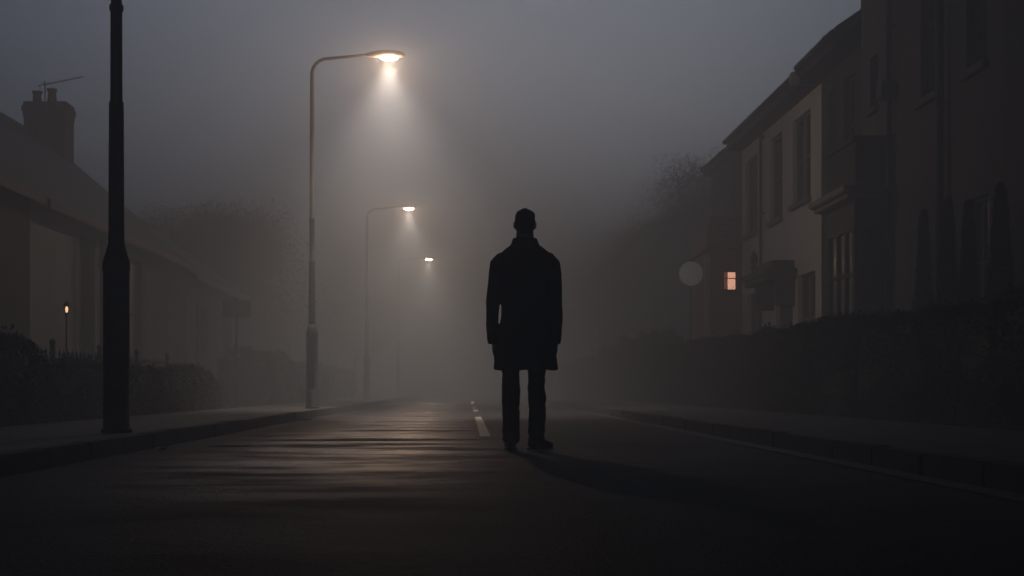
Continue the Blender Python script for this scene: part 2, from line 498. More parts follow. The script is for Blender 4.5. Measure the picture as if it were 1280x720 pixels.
# ------------------------------------------------------------ street lamps
def street_lamp(loc, lit, label, H=6.35, arm=1.62):
    root = empty('street_lamp', loc, label, 'street lamp', 'street lamps along the kerb')
    b = B()
    b.tube([(0, 0, 0), (0, 0, 0.03), (0, 0, 0.031), (0, 0, 1.28), (0, 0, 1.30), (0, 0, 1.36), (0, 0, 1.40), (0, 0, 1.42), (0, 0, 1.50)],
           [0.12, 0.12, 0.104, 0.103, 0.109, 0.107, 0.094, 0.088, 0.068], 20)
    b.build('base_sleeve', M['steel'], root)
    b = B()
    b.box(-0.055, 0.055, -0.118, -0.1, 0.35, 1.05, 0.006)
    d = b.build('access_door', M['steel'], root)
    b = B(); b.tube([(0.03, -0.124, 0.7), (0.03, -0.116, 0.7)], 0.012, 8); b.build('lock', M['lamp_shell'], d)
    b = B()
    b.tube([(0, 0, 1.45), (0, 0, 1.6), (0, 0, 2.62), (0, 0, 2.64), (0, 0, 2.645), (0, 0, 3.36), (0, 0, 3.37), (0, 0, 3.41), (0, 0, 3.42), (0, 0, H - 0.35)],
           [0.066, 0.062, 0.058, 0.057, 0.048, 0.046, 0.056, 0.056, 0.044, 0.036], 18)
    b.build('column', M['steel'], root)
    b = B()
    pts = [(0, 0, H - 0.4)]
    for k in range(0, 11):
        a = math.pi / 2 * k / 10 * 0.93
        pts.append((0.28 * (1 - math.cos(a)), 0, H - 0.36 + 0.28 * math.sin(a)))
    ex, ez = pts[-1][0], pts[-1][2]
    for k in range(1, 7):
        t = k / 6
        pts.append((ex + (arm - 0.62 - ex) * t, 0, ez + 0.075 * t))
    b.tube(pts, [0.034 - 0.008 * i / len(pts) for i in range(len(pts))], 12)
    b.build('arm', M['steel'], root)
    tip = Vector(pts[-1])
    b = B()
    b.tube([tip + Vector((-0.04, 0, 0)), tip + Vector((0.0, 0, 0)), tip + Vector((0.06, 0, 0.008)), tip + Vector((0.2, 0, 0.018)), tip + Vector((0.42, 0, 0.022)), tip + Vector((0.6, 0, 0.01)), tip + Vector((0.66, 0, -0.005))],
           [(0.03, 0.03), (0.036, 0.04), (0.048, 0.075), (0.066, 0.125), (0.068, 0.14), (0.05, 0.11), (0.015, 0.04)], 18, up=(0, 0, 1))
    hd = b.build('lamp_head', M['lamp_shell'], root)
    b = B()
    b.ball((tip.x + 0.38, 0, tip.z - 0.045), (0.16, 0.09, 0.055), 18, 10)
    b.build('lens', M['lens'] if lit else M['lens_off'], hd)
    if lit:
        ld = bpy.data.lights.new('lamp_light', 'SPOT')
        ld.energy = LAMP_WATTS
        ld.color = (1.0, 0.78, 0.61)
        ld.spot_size = R(98)
        ld.spot_blend = 1.0
        ld.shadow_soft_size = 0.1
        lo = bpy.data.objects.new('lamp_light', ld)
        COL.objects.link(lo)
        lo.parent = root
        lo.location = (tip.x + 0.38, 0, tip.z - 0.12)
        ld = bpy.data.lights.new('lamp_bowl_light', 'POINT')
        ld.energy = LAMP_WATTS * 0.14
        ld.color = (1.0, 0.62, 0.38)
        ld.shadow_soft_size = 0.06
        lo = bpy.data.objects.new('lamp_bowl_light', ld)
        COL.objects.link(lo)
        lo.parent = root
        lo.location = (tip.x + 0.38, 0, tip.z - 0.15)
    return root
street_lamp((-2.80, 11.45, KH - 0.004), False, 'thick dark lamp column nearest the viewer, its top out of frame, unlit')
street_lamp((-2.78, 25.6, KH - 0.004), True, 'tallest lit street lamp, its curved arm over the road, whole column clear')
street_lamp((-3.30, 47.0, KH - 0.004), True, 'second lit street lamp, smaller, its thin column half lost in fog')
street_lamp((-3.15, 65.5, KH - 0.004), True, 'farthest and smallest lit street lamp, column hidden by the fog')

# ------------------------------------------------------------ houses
def house(name, side, xf, y0, y1, depth, eave, ridge, wall_m, roof_m, label, openings=(), over=0.3, frame_m=None, sill_m=None,
          cat='house', group=None, gutter=True, parapet=False, trim=None, bay_gap=None):
    """side +1: right of the road. facade faces the road at x = side*xf. openings: (ya, yb, za, zb, kind)"""
    yc = (y0 + y1) / 2
    root = empty(name, (side * xf, yc, 0.08), label, cat, group)
    z0 = -0.1
    S = side
    L = lambda out, u, z: (-S * out, u - yc, z - 0.08)
    b = B()
    def q(*p): b.quad(*[L(*k) for k in p])
    ys = sorted({y0, y1} | {v for o_ in openings for v in o_[:2]})
    zs = sorted({z0, eave} | {v for o_ in openings for v in o_[2:4]})
    for i in range(len(ys) - 1):
        for j in range(len(zs) - 1):
            cy_, cz_ = (ys[i] + ys[i + 1]) / 2, (zs[j] + zs[j + 1]) / 2
            if any(o_[0] < cy_ < o_[1] and o_[2] < cz_ < o_[3] for o_ in openings): continue
            q((0, ys[i], zs[j]), (0, ys[i + 1], zs[j]), (0, ys[i + 1], zs[j + 1]), (0, ys[i], zs[j + 1]))
    dd = -0.16
    for (a, c, e, f, k) in openings:
        q((0, a, e), (dd, a, e), (dd, a, f), (0, a, f)); q((0, c, e), (dd, c, e), (dd, c, f), (0, c, f))
        q((0, a, f), (dd, a, f), (dd, c, f), (0, c, f)); q((0, a, e), (dd, a, e), (dd, c, e), (0, c, e))
        if k != 'none':
            q((dd - 0.02, a - 0.05, e - 0.05), (dd - 0.02, c + 0.05, e - 0.05), (dd - 0.02, c + 0.05, f + 0.05), (dd - 0.02, a - 0.05, f + 0.05))
    D = depth
    mid = -D / 2
    for yy in (y0, y1):
        q((0, yy, z0), (-D, yy, z0), (-D, yy, eave), (mid, yy, ridge), (0, yy, eave))
    q((-D, y0, z0), (-D, y1, z0), (-D, y1, eave), (-D, y0, eave))
    b.build('wall', wall_m, root)
    # roof: two thick slopes
    rb = B()
    pitch = (ridge - eave) / (D / 2)
    e_out, e_z = over, eave - over * pitch
    th = 0.14
    g = 0.06
    for (o1, s_) in ((e_out, 1), (-D - e_out, -1)):
        a = [(o1, y0 - g, e_z + 0.03), (o1, y1 + g, e_z + 0.03), (mid, y1 + g, ridge + 0.03), (mid, y0 - g, ridge + 0.03)]
        t_ = [(p[0], p[1], p[2] + th) for p in a]
        vs = [L(*p) for p in a + t_]
        rb.add(vs, [(0, 1, 2, 3), (4, 5, 6, 7), (0, 1, 5, 4), (1, 2, 6, 5), (2, 3, 7, 6), (3, 0, 4, 7)])
    rf = rb.build('roof', roof_m, root)
    rt = B()
    yy = y0 - g
    while yy < y1 + g - 0.05:
        ln = min(0.45, y1 + g - yy)
        rt.tube([L(mid, yy, ridge + th + 0.02), L(mid, yy + ln - 0.01, ridge + th + 0.03)], 0.1, 8)
        yy += 0.45
    rt.build('ridge_tiles', roof_m, rf)
    if gutter:
        gb = B()
        gb.tube([L(e_out + 0.05, y0, e_z + 0.06), L(e_out + 0.05, y1, e_z + 0.06)], 0.062, 10)
        gb.build('gutter', M['pipe'], root)
        fb = B()
        p0 = L(e_out - 0.03, y0, e_z - 0.16); p1 = L(e_out - 0.0, y1, e_z + 0.028)
        fb.box(p0[0], p1[0], p0[1], p1[1], p0[2], p1[2])
        p0 = L(0.0, y0, e_z - 0.165); p1 = L(e_out - 0.03, y1, e_z - 0.14)
        fb.box(p0[0], p1[0], p0[1], p1[1], p0[2], p1[2])
        fb.build('fascia', trim or M['dark_wood'], root)
    for (a, c, e, f, k) in openings:
        if k == 'none': continue
        fm = frame_m or M['white_wood']
        ff = dd + 0.02
        if k == 'door':
            o_ = B(); p0 = L(ff, a + 0.03, e); p1 = L(ff + 0.045, c - 0.03, f - 0.35)
            o_.box(p0[0], p1[0], p0[1], p1[1], p0[2], p1[2], 0.004)
            for (u0, u1, v0, v1) in ((0.12, 0.46, 0.08, 0.42), (0.54, 0.88, 0.08, 0.42), (0.12, 0.46, 0.5, 0.92), (0.54, 0.88, 0.5, 0.92)):
                w_, h_ = c - a, f - 0.35 - e
                p0 = L(ff + 0.047, a + w_ * u0, e + h_ * v0); p1 = L(ff + 0.06, a + w_ * u1, e + h_ * v1)
                o_.box(p0[0], p1[0], p0[1], p1[1], p0[2], p1[2], 0.004)
            do = o_.build('door', M['dark_wood'], root)
            hb = B(); hb.ball(L(ff + 0.1, a + 0.13, e + 1.0), 0.03, 10, 8); hb.build('handle', M['stone'], do)
            fb = B(); p0 = L(ff, a + 0.03, f - 0.33); p1 = L(ff + 0.02, c - 0.03, f - 0.03)
            fb.box(p0[0], p1[0], p0[1], p1[1], p0[2], p1[2]); fb.build('fanlight', M['glass'], do)
            sb = B(); p0 = L(-0.1, a - 0.1, e - 0.16); p1 = L(0.35, c + 0.1, e)
            sb.box(p0[0], p1[0], p0[1], p1[1], p0[2], p1[2], 0.01); sb.build('step', M['stone'], root)
            continue
        wb = B()
        t_ = 0.055
        def bar(u0, u1, v0, v1, d0=0.0, d1=0.05):
            p0 = L(ff + d0, u0, v0); p1 = L(ff + d1, u1, v1)
            wb.box(p0[0], p1[0], p0[1], p1[1], p0[2], p1[2])
        bar(a, a + t_, e, f); bar(c - t_, c, e, f); bar(a + t_, c - t_, f - t_, f); bar(a + t_, c - t_, e, e + t_ * 1.3)
        mz = (e + f) / 2
        bar(a + t_, c - t_, mz - 0.025, mz + 0.025, 0.002, 0.046)
        if k == 'double':
            um = (a + c) / 2
            bar(um - 0.09, um + 0.09, e + t_ * 1.3, f - t_, 0.004, 0.07)
        elif k == 'sash':
            um = (a + c) / 2
            bar(um - 0.012, um + 0.012, e + t_ * 1.3, f - t_, 0.004, 0.04)
        wo_ = wb.build('window', fm, root)
        pb = B(); p0 = L(ff - 0.006, a + 0.02, e + 0.02); p1 = L(ff + 0.012, c - 0.02, f - 0.02)
        pb.box(p0[0], p1[0], p0[1], p1[1], p0[2], p1[2]); pb.build('pane', M['glass'], wo_)
        sb = B(); p0 = L(-0.12, a - 0.08, e - 0.11); p1 = L(0.09, c + 0.08, e - 0.002)
        sb.box(p0[0], p1[0], p0[1], p1[1], p0[2], p1[2], 0.008); sb.build('sill', sill_m or M['stone'], wo_)
    return root, L

def downpipe(root, L, u, z0, z1, out=0.09, r=0.042):
    b = B()
    b.tube([L(out, u, z0), L(out, u, z1)], r, 12)
    z = z0 + 0.9
    while z < z1:
        b.tube([L(out, u, z - 0.04), L(out, u, z + 0.04)], r + 0.014, 12)
        p0 = L(0.0, u - 0.07, z - 0.02); p1 = L(out, u + 0.07, z + 0.02)
        b.box(p0[0], p1[0], p0[1], p1[1], p0[2], p1[2])
        z += 1.8
    return b.build('downpipe', M['pipe'], root)

def chimney(root, L, out, u, z0, z1, w_, d_, m, pots=2, aerial=False, sx=0.0):
    """out: distance towards the road from the facade (negative is behind it)"""
    b = B()
    p0 = L(out - d_ / 2, u - w_ / 2, z0); p1 = L(out + d_ / 2, u + w_ / 2, z1 - 0.34)
    b.box(p0[0], p1[0], p0[1], p1[1], p0[2], p1[2])
    for (e, za, zb) in ((0.02, z1 - 0.34, z1 - 0.22), (0.045, z1 - 0.22, z1 - 0.1), (0.015, z1 - 0.1, z1)):
        p0 = L(out - d_ / 2 - e, u - w_ / 2 - e, za); p1 = L(out + d_ / 2 + e, u + w_ / 2 + e, zb)
        b.box(p0[0], p1[0], p0[1], p1[1], p0[2], p1[2])
    ch = b.build('chimney', m, root)
    for k in range(pots):
        o_ = out + (k - (pots - 1) / 2) * d_ * 0.36 + sx
        h = 0.3 + 0.06 * (k % 2)
        b = B()
        b.tube([L(o_, u, z1 - 0.02), L(o_, u, z1 + 0.05), L(o_, u, z1 + h - 0.06), L(o_, u, z1 + h - 0.05), L(o_, u, z1 + h)], [0.13, 0.11, 0.09, 0.12, 0.12], 14)
        b.build('chimney_pot', M['clay'], ch)
    if aerial:
        b = B()
        m0 = Vector(L(out - d_ * 0.1, u, z1 - 0.3)); top = m0 + Vector((0, 0, 0.85))
        b.tube([m0, top], 0.014, 6)
        a0 = top + Vector((-0.15, 0, -0.12)); a1 = top + Vector((0.85, 0.1, 0.12))
        b.tube([a0, a1], 0.012, 6)
        for k in range(9):
            p = a0.lerp(a1, k / 8.0); hh = 0.17 - 0.012 * k
            b.tube([p + Vector((0, -hh, 0)), p + Vector((0, hh, 0))], 0.007, 5)
        b.build('aerial', M['pipe'], ch)
    return ch

# right: nearest, darkest house whose edge closes the picture
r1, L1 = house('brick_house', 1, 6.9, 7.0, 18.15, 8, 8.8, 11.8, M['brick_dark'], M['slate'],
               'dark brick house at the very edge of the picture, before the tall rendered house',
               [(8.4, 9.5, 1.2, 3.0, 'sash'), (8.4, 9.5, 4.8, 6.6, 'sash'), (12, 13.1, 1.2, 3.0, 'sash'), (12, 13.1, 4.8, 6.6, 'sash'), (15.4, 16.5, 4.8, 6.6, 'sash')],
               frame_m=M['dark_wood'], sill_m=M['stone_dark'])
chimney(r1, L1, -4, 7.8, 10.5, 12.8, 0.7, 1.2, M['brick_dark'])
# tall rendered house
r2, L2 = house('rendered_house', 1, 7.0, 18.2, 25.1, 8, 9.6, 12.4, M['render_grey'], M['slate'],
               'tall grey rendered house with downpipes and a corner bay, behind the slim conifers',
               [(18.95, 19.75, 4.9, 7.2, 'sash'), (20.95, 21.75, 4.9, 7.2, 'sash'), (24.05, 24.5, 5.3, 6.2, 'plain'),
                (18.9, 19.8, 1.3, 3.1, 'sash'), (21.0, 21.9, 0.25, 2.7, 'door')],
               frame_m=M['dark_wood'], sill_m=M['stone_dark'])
downpipe(r2, L2, 20.52, 0.1, 9.2, 0.12, 0.06)
downpipe(r2, L2, 23.1, 0.1, 9.2, 0.1, 0.05)
b = B(); p0 = L2(0.0, 22.95, 5.2); p1 = L2(0.26, 23.25, 5.5); b.box(p0[0], p1[0], p0[1], p1[1], p0[2], p1[2], 0.03); b.build('hopper', M['pipe'], r2)
chimney(r2, L2, -4, 24.4, 11.4, 13.6, 0.8, 1.4, M['brick_dark'], 3)
# corner bay with ledge and parapet
b = B()
ba, bb = 23.25, 25.08
def bx(bld, L, o0, o1, u0, u1, z0, z1, bev=0):
    p0 = L(o0, u0, z0); p1 = L(o1, u1, z1)
    bld.box(p0[0], p1[0], p0[1], p1[1], p0[2], p1[2], bev)
bx(b, L2, 0.0, 0.62, ba, bb, 0.0, 0.95)
bx(b, L2, 0.52, 0.62, ba, ba + 0.16, 0.95, 3.6); bx(b, L2, 0.52, 0.62, bb - 0.16, bb, 0.95, 3.6)
bx(b, L2, 0.0, 0.12, ba, ba + 0.1, 0.95, 3.6); bx(b, L2, 0.0, 0.12, bb - 0.1, bb, 0.95, 3.6)
bx(b, L2, 0.52, 0.62, ba + 0.16, bb - 0.16, 3.1, 3.6); bx(b, L2, 0.12, 0.52, ba, ba + 0.1, 3.1, 3.6); bx(b, L2, 0.12, 0.52, bb - 0.1, bb, 3.1, 3.6)
bay = b.build('bay_window', M['stone_dark'], r2)
b = B()
bx(b, L2, 0.54, 0.58, ba + 0.16, bb - 0.16, 0.95, 3.1); bx(b, L2, 0.12, 0.52, ba + 0.02, ba + 0.05, 0.95, 3.1)
b.build('pane', M['glass'], bay)
b = B()
for u in (ba + 0.62, ba + 1.14): bx(b, L2, 0.535, 0.615, u - 0.03, u + 0.03, 0.95, 3.1)
bx(b, L2, 0.535, 0.61, ba + 0.16, bb - 0.16, 2.35, 2.41); bx(b, L2, 0.3, 0.34, ba + 0.002, ba + 0.07, 0.95, 3.1)
b.build('frame', M['dark_wood'], bay)
b = B()
bx(b, L2, 0.0, 0.78, ba - 0.14, bb + 0.3, 3.6, 3.68, 0.01); bx(b, L2, 0.0, 0.86, ba - 0.2, bb + 0.36, 3.68, 3.8, 0.02)
b.build('ledge', M['stone'], bay)
b = B()
bx(b, L2, 0.0, 0.6, ba + 0.02, bb, 3.8, 4.55); bx(b, L2, 0.0, 0.66, ba - 0.03, bb + 0.05, 4.55, 4.64, 0.01)
b.build('parapet', M['brick_dark'], bay)
# narrow dark house
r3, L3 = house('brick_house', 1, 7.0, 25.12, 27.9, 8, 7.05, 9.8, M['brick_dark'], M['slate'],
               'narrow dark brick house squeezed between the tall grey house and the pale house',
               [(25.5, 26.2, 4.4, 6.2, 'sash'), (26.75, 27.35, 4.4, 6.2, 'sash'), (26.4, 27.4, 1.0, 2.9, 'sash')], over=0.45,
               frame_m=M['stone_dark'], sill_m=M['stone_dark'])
chimney(r3, L3, -4, 26.5, 9.0, 10.9, 0.7, 1.3, M['brick_dark'], 3)
# pale house
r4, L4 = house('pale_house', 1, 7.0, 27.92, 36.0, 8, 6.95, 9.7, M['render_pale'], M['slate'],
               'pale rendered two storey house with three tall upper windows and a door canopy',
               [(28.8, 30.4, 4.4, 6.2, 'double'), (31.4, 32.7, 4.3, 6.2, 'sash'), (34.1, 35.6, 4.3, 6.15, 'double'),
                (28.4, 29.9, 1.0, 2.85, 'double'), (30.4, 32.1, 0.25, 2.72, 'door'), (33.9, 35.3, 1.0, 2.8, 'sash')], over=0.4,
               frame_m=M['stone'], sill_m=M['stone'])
downpipe(r4, L4, 33.35, 0.1, 6.6, 0.08, 0.035)
b = B()
bx(b, L4, 0.0, 0.62, 30.05, 32.5, 2.78, 2.9, 0.01); bx(b, L4, 0.0, 0.7, 29.95, 32.6, 2.9, 3.04, 0.02)
bx(b, L4, 0.0, 0.5, 30.2, 32.35, 3.04, 3.22, 0.02)
for u in (30.15, 32.25): bx(b, L4, 0.0, 0.42, u, u + 0.14, 2.25, 2.78, 0.01)
cn = b.build('door_canopy', M['stone_dark'], r4)
b = B(); b.tube([L4(0.45, 32.3, 3.2), L4(0.45, 32.3, 3.3), L4(0.45, 32.3, 3.38), L4(0.45, 32.3, 3.5), L4(0.45, 32.3, 3.62)], [0.09, 0.05, 0.1, 0.08, 0.01], 12)
b.build('finial', M['stone_dark'], cn)
b = B(); bx(b, L4, 0.4, 0.6, 27.96, 28.14, 6.5, 6.75, 0.03); b.build('gutter_outlet', M['white_wood'], r4)
chimney(r4, L4, -4, 35.3, 8.8, 10.9, 0.8, 1.3, M['brick_red'], 3)
# taller house end behind, then brick annexe with the lit window
r5, L5 = house('gabled_house', 1, 8.7, 46.5, 50.5, 7, 8.4, 11.0, M['render_grey'], M['slate'],
               'grey gabled house rising behind the brick annexe, half hidden by the pale house',
               [(47.9, 49.1, 4.6, 6.3, 'sash')])
chimney(r5, L5, -3.5, 47.2, 9.8, 11.9, 0.8, 1.2, M['brick_red'], 2)
ax0, ax1, ay0, ay1, aev, art = 6.2, 10.5, 36.15, 39.0, 4.0, 5.05
root = empty('brick_annexe', (ax0, ay0, 0.08), 'small red brick building with a glowing window beside the pale house', 'house')
A = lambda x, y, z: (x - ax0, y - ay0, z - 0.08)
wx0, wx1, wz0, wz1 = 6.54, 6.9, 2.98, 3.48
b = B()
xs = [ax0, wx0, wx1, ax1]; zs = [-0.1, wz0, wz1, aev]
for i in range(3):
    for j in range(3):
        if i == 1 and j == 1: continue
        b.quad(A(xs[i], ay0, zs[j]), A(xs[i + 1], ay0, zs[j]), A(xs[i + 1], ay0, zs[j + 1]), A(xs[i], ay0, zs[j + 1]))
for (xa, xb, za, zb) in ((wx0, wx0, wz0, wz1), (wx1, wx1, wz0, wz1)):
    b.quad(A(xa, ay0, za), A(xa, ay0 + 0.12, za), A(xa, ay0 + 0.12, zb), A(xa, ay0, zb))
for z in (wz0, wz1): b.quad(A(wx0, ay0, z), A(wx1, ay0, z), A(wx1, ay0 + 0.12, z), A(wx0, ay0 + 0.12, z))
b.quad(A(ax0, ay0, -0.1), A(ax0, ay1, -0.1), A(ax0, ay1, aev), A(ax0, ay0, aev))
b.quad(A(ax0, ay1, -0.1), A(ax1, ay1, -0.1), A(ax1, ay1, aev), A(ax0, ay1, aev))
b.quad(A(ax1, ay0, -0.1), A(ax1, ay1, -0.1), A(ax1, ay1, aev), A(ax1, ay0, aev))
b.build('wall', M['brick_red'], root)
b = B()
o_ = 0.12
v = [A(ax0 - o_, ay0 - o_, aev), A(ax1, ay0 - o_, aev), A(ax1, ay1 + o_, aev), A(ax0 - o_, ay1 + o_, aev),
     A(ax0 - o_, ay0 - o_, aev + 0.12), A(ax1, ay0 - o_, aev + 0.12), A(ax1, ay1 + o_, aev + 0.12), A(ax0 - o_, ay1 + o_, aev + 0.12),
     A(ax0 + 0.25, (ay0 + ay1) / 2, art), A(ax1, (ay0 + ay1) / 2, art)]
b.add(v, [(0, 3, 2, 1), (0, 1, 5, 4), (2, 3, 7, 6), (3, 0, 4, 7), (4, 5, 9, 8), (6, 7, 8, 9), (7, 4, 8), (1, 2, 6, 9, 5)])
b.build('roof', M['tile_red'], root)
b = B()
for (xa, xb, za, zb) in ((wx0, wx0 + .03, wz0, wz1), (wx1 - .03, wx1, wz0, wz1), (wx0 + .03, wx1 - .03, wz0, wz0 + .03), (wx0 + .03, wx1 - .03, wz1 - .03, wz1), ((wx0 * .72 + wx1 * .28), (wx0 * .72 + wx1 * .28) + 0.02, wz0 + 0.03, wz1 - 0.03), (wx0 + .03, wx1 - .03, wz0 + 0.3, wz0 + 0.32)):
    p0 = A(xa, ay0 + 0.06, za); p1 = A(xb, ay0 + 0.1, zb); b.box(p0[0], p1[0], p0[1], p1[1], p0[2], p1[2])
wn = b.build('window', M['dark_wood'], root)
b = B(); p0 = A(wx0, ay0 + 0.105, wz0); p1 = A(wx0 * .72 + wx1 * .28, ay0 + 0.12, wz1); b.box(p0[0], p1[0], p0[1], p1[1], p0[2], p1[2])
o = b.build('pane', M['lit_pane'], wn); o['label'] = 'narrow orange side pane of the lit window'
b = B()
n = 26
for i in range(n):
    xa = wx0 * .72 + wx1 * .28 + (wx1 - wx0) * .72 * i / n; xb = wx0 * .72 + wx1 * .28 + (wx1 - wx0) * .72 * (i + 1) / n
    f1 = 0.012 * math.sin(i * 1.3); f2 = 0.012 * math.sin((i + 1) * 1.3)
    b.quad(A(xa, ay0 + 0.13 + f1, wz0), A(xb, ay0 + 0.13 + f2, wz0), A(xb, ay0 + 0.13 + f2, wz1), A(xa, ay0 + 0.13 + f1, wz1))
b.build('curtain', M['curtain'], wn)
b = B(); p0 = A(wx0 - 0.06, ay0 - 0.05, wz0 - 0.08); p1 = A(wx1 + 0.06, ay0 + 0.06, wz0 - 0.002); b.box(p0[0], p1[0], p0[1], p1[1], p0[2], p1[2]); b.build('sill', M['stone_dark'], wn)
b = B(); p0 = A(ax0 - 0.13, ay0 - 0.04, 0); p1 = A(ax0 - 0.003, ay0 + 0.12, aev - 0.15); b.box(p0[0], p1[0], p0[1], p1[1], p0[2], p1[2], 0.01)
b.build('corner_post', M['white_wood'], root)
# far houses in the fog, right
house('far_house', 1, 7.2, 70, 79, 8, 6.9, 9.6, M['render_grey'], M['slate'], 'far grey house on the hedge side, a faint block beyond the round sign',
      [(71, 72.2, 4.3, 5.9, 'sash'), (75, 76.2, 4.3, 5.9, 'sash'), (71, 72.2, 1, 2.8, 'sash'), (75, 76.2, 1, 2.8, 'sash')])
# left row
l0, LL0 = house('brick_cottage', -1, 7.0, 9.5, 22.98, 5.4, 3.62, 5.95, M['brick_dark'], M['slate'],
                'near dark brick cottage at the edge of the picture, behind the tall bush',
                [(12, 13.2, 1.2, 2.6, 'sash'), (17, 18.2, 1.2, 2.6, 'sash'), (20.3, 21.3, 0.25, 2.5, 'door')], gutter=False, frame_m=M['dark_wood'], sill_m=M['stone_dark'])
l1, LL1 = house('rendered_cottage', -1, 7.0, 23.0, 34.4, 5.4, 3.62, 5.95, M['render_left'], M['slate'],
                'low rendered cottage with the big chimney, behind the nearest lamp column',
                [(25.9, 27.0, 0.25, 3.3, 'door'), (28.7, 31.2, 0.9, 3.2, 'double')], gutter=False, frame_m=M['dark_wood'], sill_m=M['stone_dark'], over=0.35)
chimney(l1, LL1, -2.72, 33.4, 4.8, 7.08, 0.7, 0.95, M['brick_dark'], 2, aerial=True, sx=-0.1)
downpipe(l1, LL1, 27.25, 0.1, 3.3, 0.08, 0.05)
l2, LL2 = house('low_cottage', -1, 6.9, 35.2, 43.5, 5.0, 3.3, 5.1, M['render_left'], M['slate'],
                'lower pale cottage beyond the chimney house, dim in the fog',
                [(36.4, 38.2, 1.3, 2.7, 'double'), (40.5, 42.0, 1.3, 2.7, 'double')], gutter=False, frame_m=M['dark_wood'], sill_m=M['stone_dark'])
house('far_cottage', -1, 8.2, 56, 66, 6.0, 4.2, 6.6, M['render_grey'], M['slate'], 'farthest cottage on the lamp side, nearly lost among the fogged trees',
      [(58, 59.3, 1.2, 2.8, 'sash')])

# ------------------------------------------------------------ plants
def hedge(x0, x1, y0, y1, h, label, size=0.03, dens=900, round_end=0.0, name='hedge', cat='hedge', group='hedges along the footways', lump=0.12):
    xc, yc = (x0 + x1) / 2, (y0 + y1) / 2
    root = empty(name, (xc, yc, 0.085), label, cat, group)
    hw, hl = (x1 - x0) / 2, (y1 - y0) / 2
    def surf(p, n_):
        q_ = Vector(p)
        d = lump * noise.fractal(Vector((p[0] * 1.1 + xc, p[1] * 1.1 + yc, p[2] * 1.4)), 1.0, 2.0, 4)
        return q_ + Vector(n_) * d
    def prof(y):
        e = min(hl - abs(y), 1e9)
        k = 1.0
        if round_end > 0 and e < round_end: k = math.sqrt(max(0.0, 1 - (1 - e / round_end) ** 2)) * 0.85 + 0.15
        return k
    # solid twiggy core
    b = B()
    seg = max(4, int((y1 - y0) / 0.5))
    sec = [(-0.86, 0.02), (-0.9, 0.5), (-0.8, 0.88), (-0.4, 0.93), (0, 0.94), (0.4, 0.93), (0.8, 0.88), (0.9, 0.5), (0.86, 0.02)]
    vs = []; fs = []
    for i in range(seg + 1):
        y = -hl * 0.985 + 1.97 * hl * i / seg
        k = prof(y)
        for (a, c) in sec:
            p = surf((a * hw, y, c * h * k), (a * 0.4, 0, 0.5 * (c > 0.4)))
            vs.append(p)
    ns = len(sec)
    for i in range(seg):
        for j in range(ns - 1):
            fs.append((i * ns + j, (i + 1) * ns + j, (i + 1) * ns + j + 1, i * ns + j + 1))
    fs.append(tuple(range(ns))); fs.append(tuple(seg * ns + j for j in reversed(range(ns))))
    b.add(vs, fs, True)
    b.build('hedge_core', M['leaf'], root)
    area = (2 * h + (x1 - x0)) * (y1 - y0) + 2 * h * (x1 - x0)
    n = int(min(area * dens, 90000))
    pts = []
    at, asd = (x1 - x0) * (y1 - y0), h * (y1 - y0)
    ae = h * (x1 - x0)
    ps = np.array([at, asd, asd, ae, ae]); ps = ps / ps.sum()
    which = rng.choice(5, size=n, p=ps)
    rr = rng.random((n, 3))
    for i in range(n):
        wch = which[i]; u, v, s = rr[i]
        dpt = 0.09 * s * s + (0.05 * (random.random() ** 6))
        dd_ = random.gauss(0, 0.02)
        if wch == 0:
            y = (2 * u - 1) * hl; k = prof(y); p = ((2 * v - 1) * hw, y, h * k); nn = (0, 0, 1)
        elif wch in (1, 2):
            sg = 1 if wch == 1 else -1
            y = (2 * u - 1) * hl; k = prof(y); p = (sg * hw, y, v * h * k); nn = (sg, 0, 0)
        else:
            sg = 1 if wch == 3 else -1
            k = prof(hl)
            p = ((2 * u - 1) * hw, sg * hl, v * h * k); nn = (0, sg, 0)
        q_ = surf(p, nn) + Vector(nn) * (dd_ + (0.07 if random.random() < 0.04 else 0))
        pts.append(q_)
    leaf_mesh('foliage', pts, size, M['leaf'], root)
    return root
# right side
hedge(4.72, 5.4, 5.5, 17.3, 1.16, 'nearest long dark hedge by the footway, below the dark brick house', 0.022, 1500)
hedge(4.74, 5.42, 17.6, 26.8, 1.27, 'dark clipped hedge below the tall grey house with the bay', 0.026, 1400)
hedge(4.72, 5.38, 27.1, 35.2, 1.33, 'dark hedge in front of the pale house and its door canopy', 0.032, 900)
hedge(4.75, 5.5, 36.8, 50.0, 1.75, 'taller loose hedge past the round sign', 0.045, 500, lump=0.3)
hedge(4.8, 5.6, 51, 72.0, 1.5, 'farthest hedge, fading where the road vanishes', 0.06, 260, lump=0.3)
# left side
hedge(-5.1, -4.42, 15.4, 25.9, 0.66, 'low hedge behind the lamp column, its far end rounded', 0.024, 1500, round_end=0.9)
hedge(-5.2, -4.4, 11.0, 15.1, 0.86, 'dark taller bush block at the edge of the picture, before the low hedge', 0.022, 1800, lump=0.16, round_end=0.4)
hedge(-5.6, -4.6, 31.5, 39.5, 1.1, 'loose dark bushes between the sign board and the tallest lit lamp', 0.04, 500, round_end=2.0, lump=0.3)
hedge(-5.7, -4.6, 42, 58, 1.0, 'low fogged hedge behind the second lit lamp', 0.05, 300, lump=0.25)

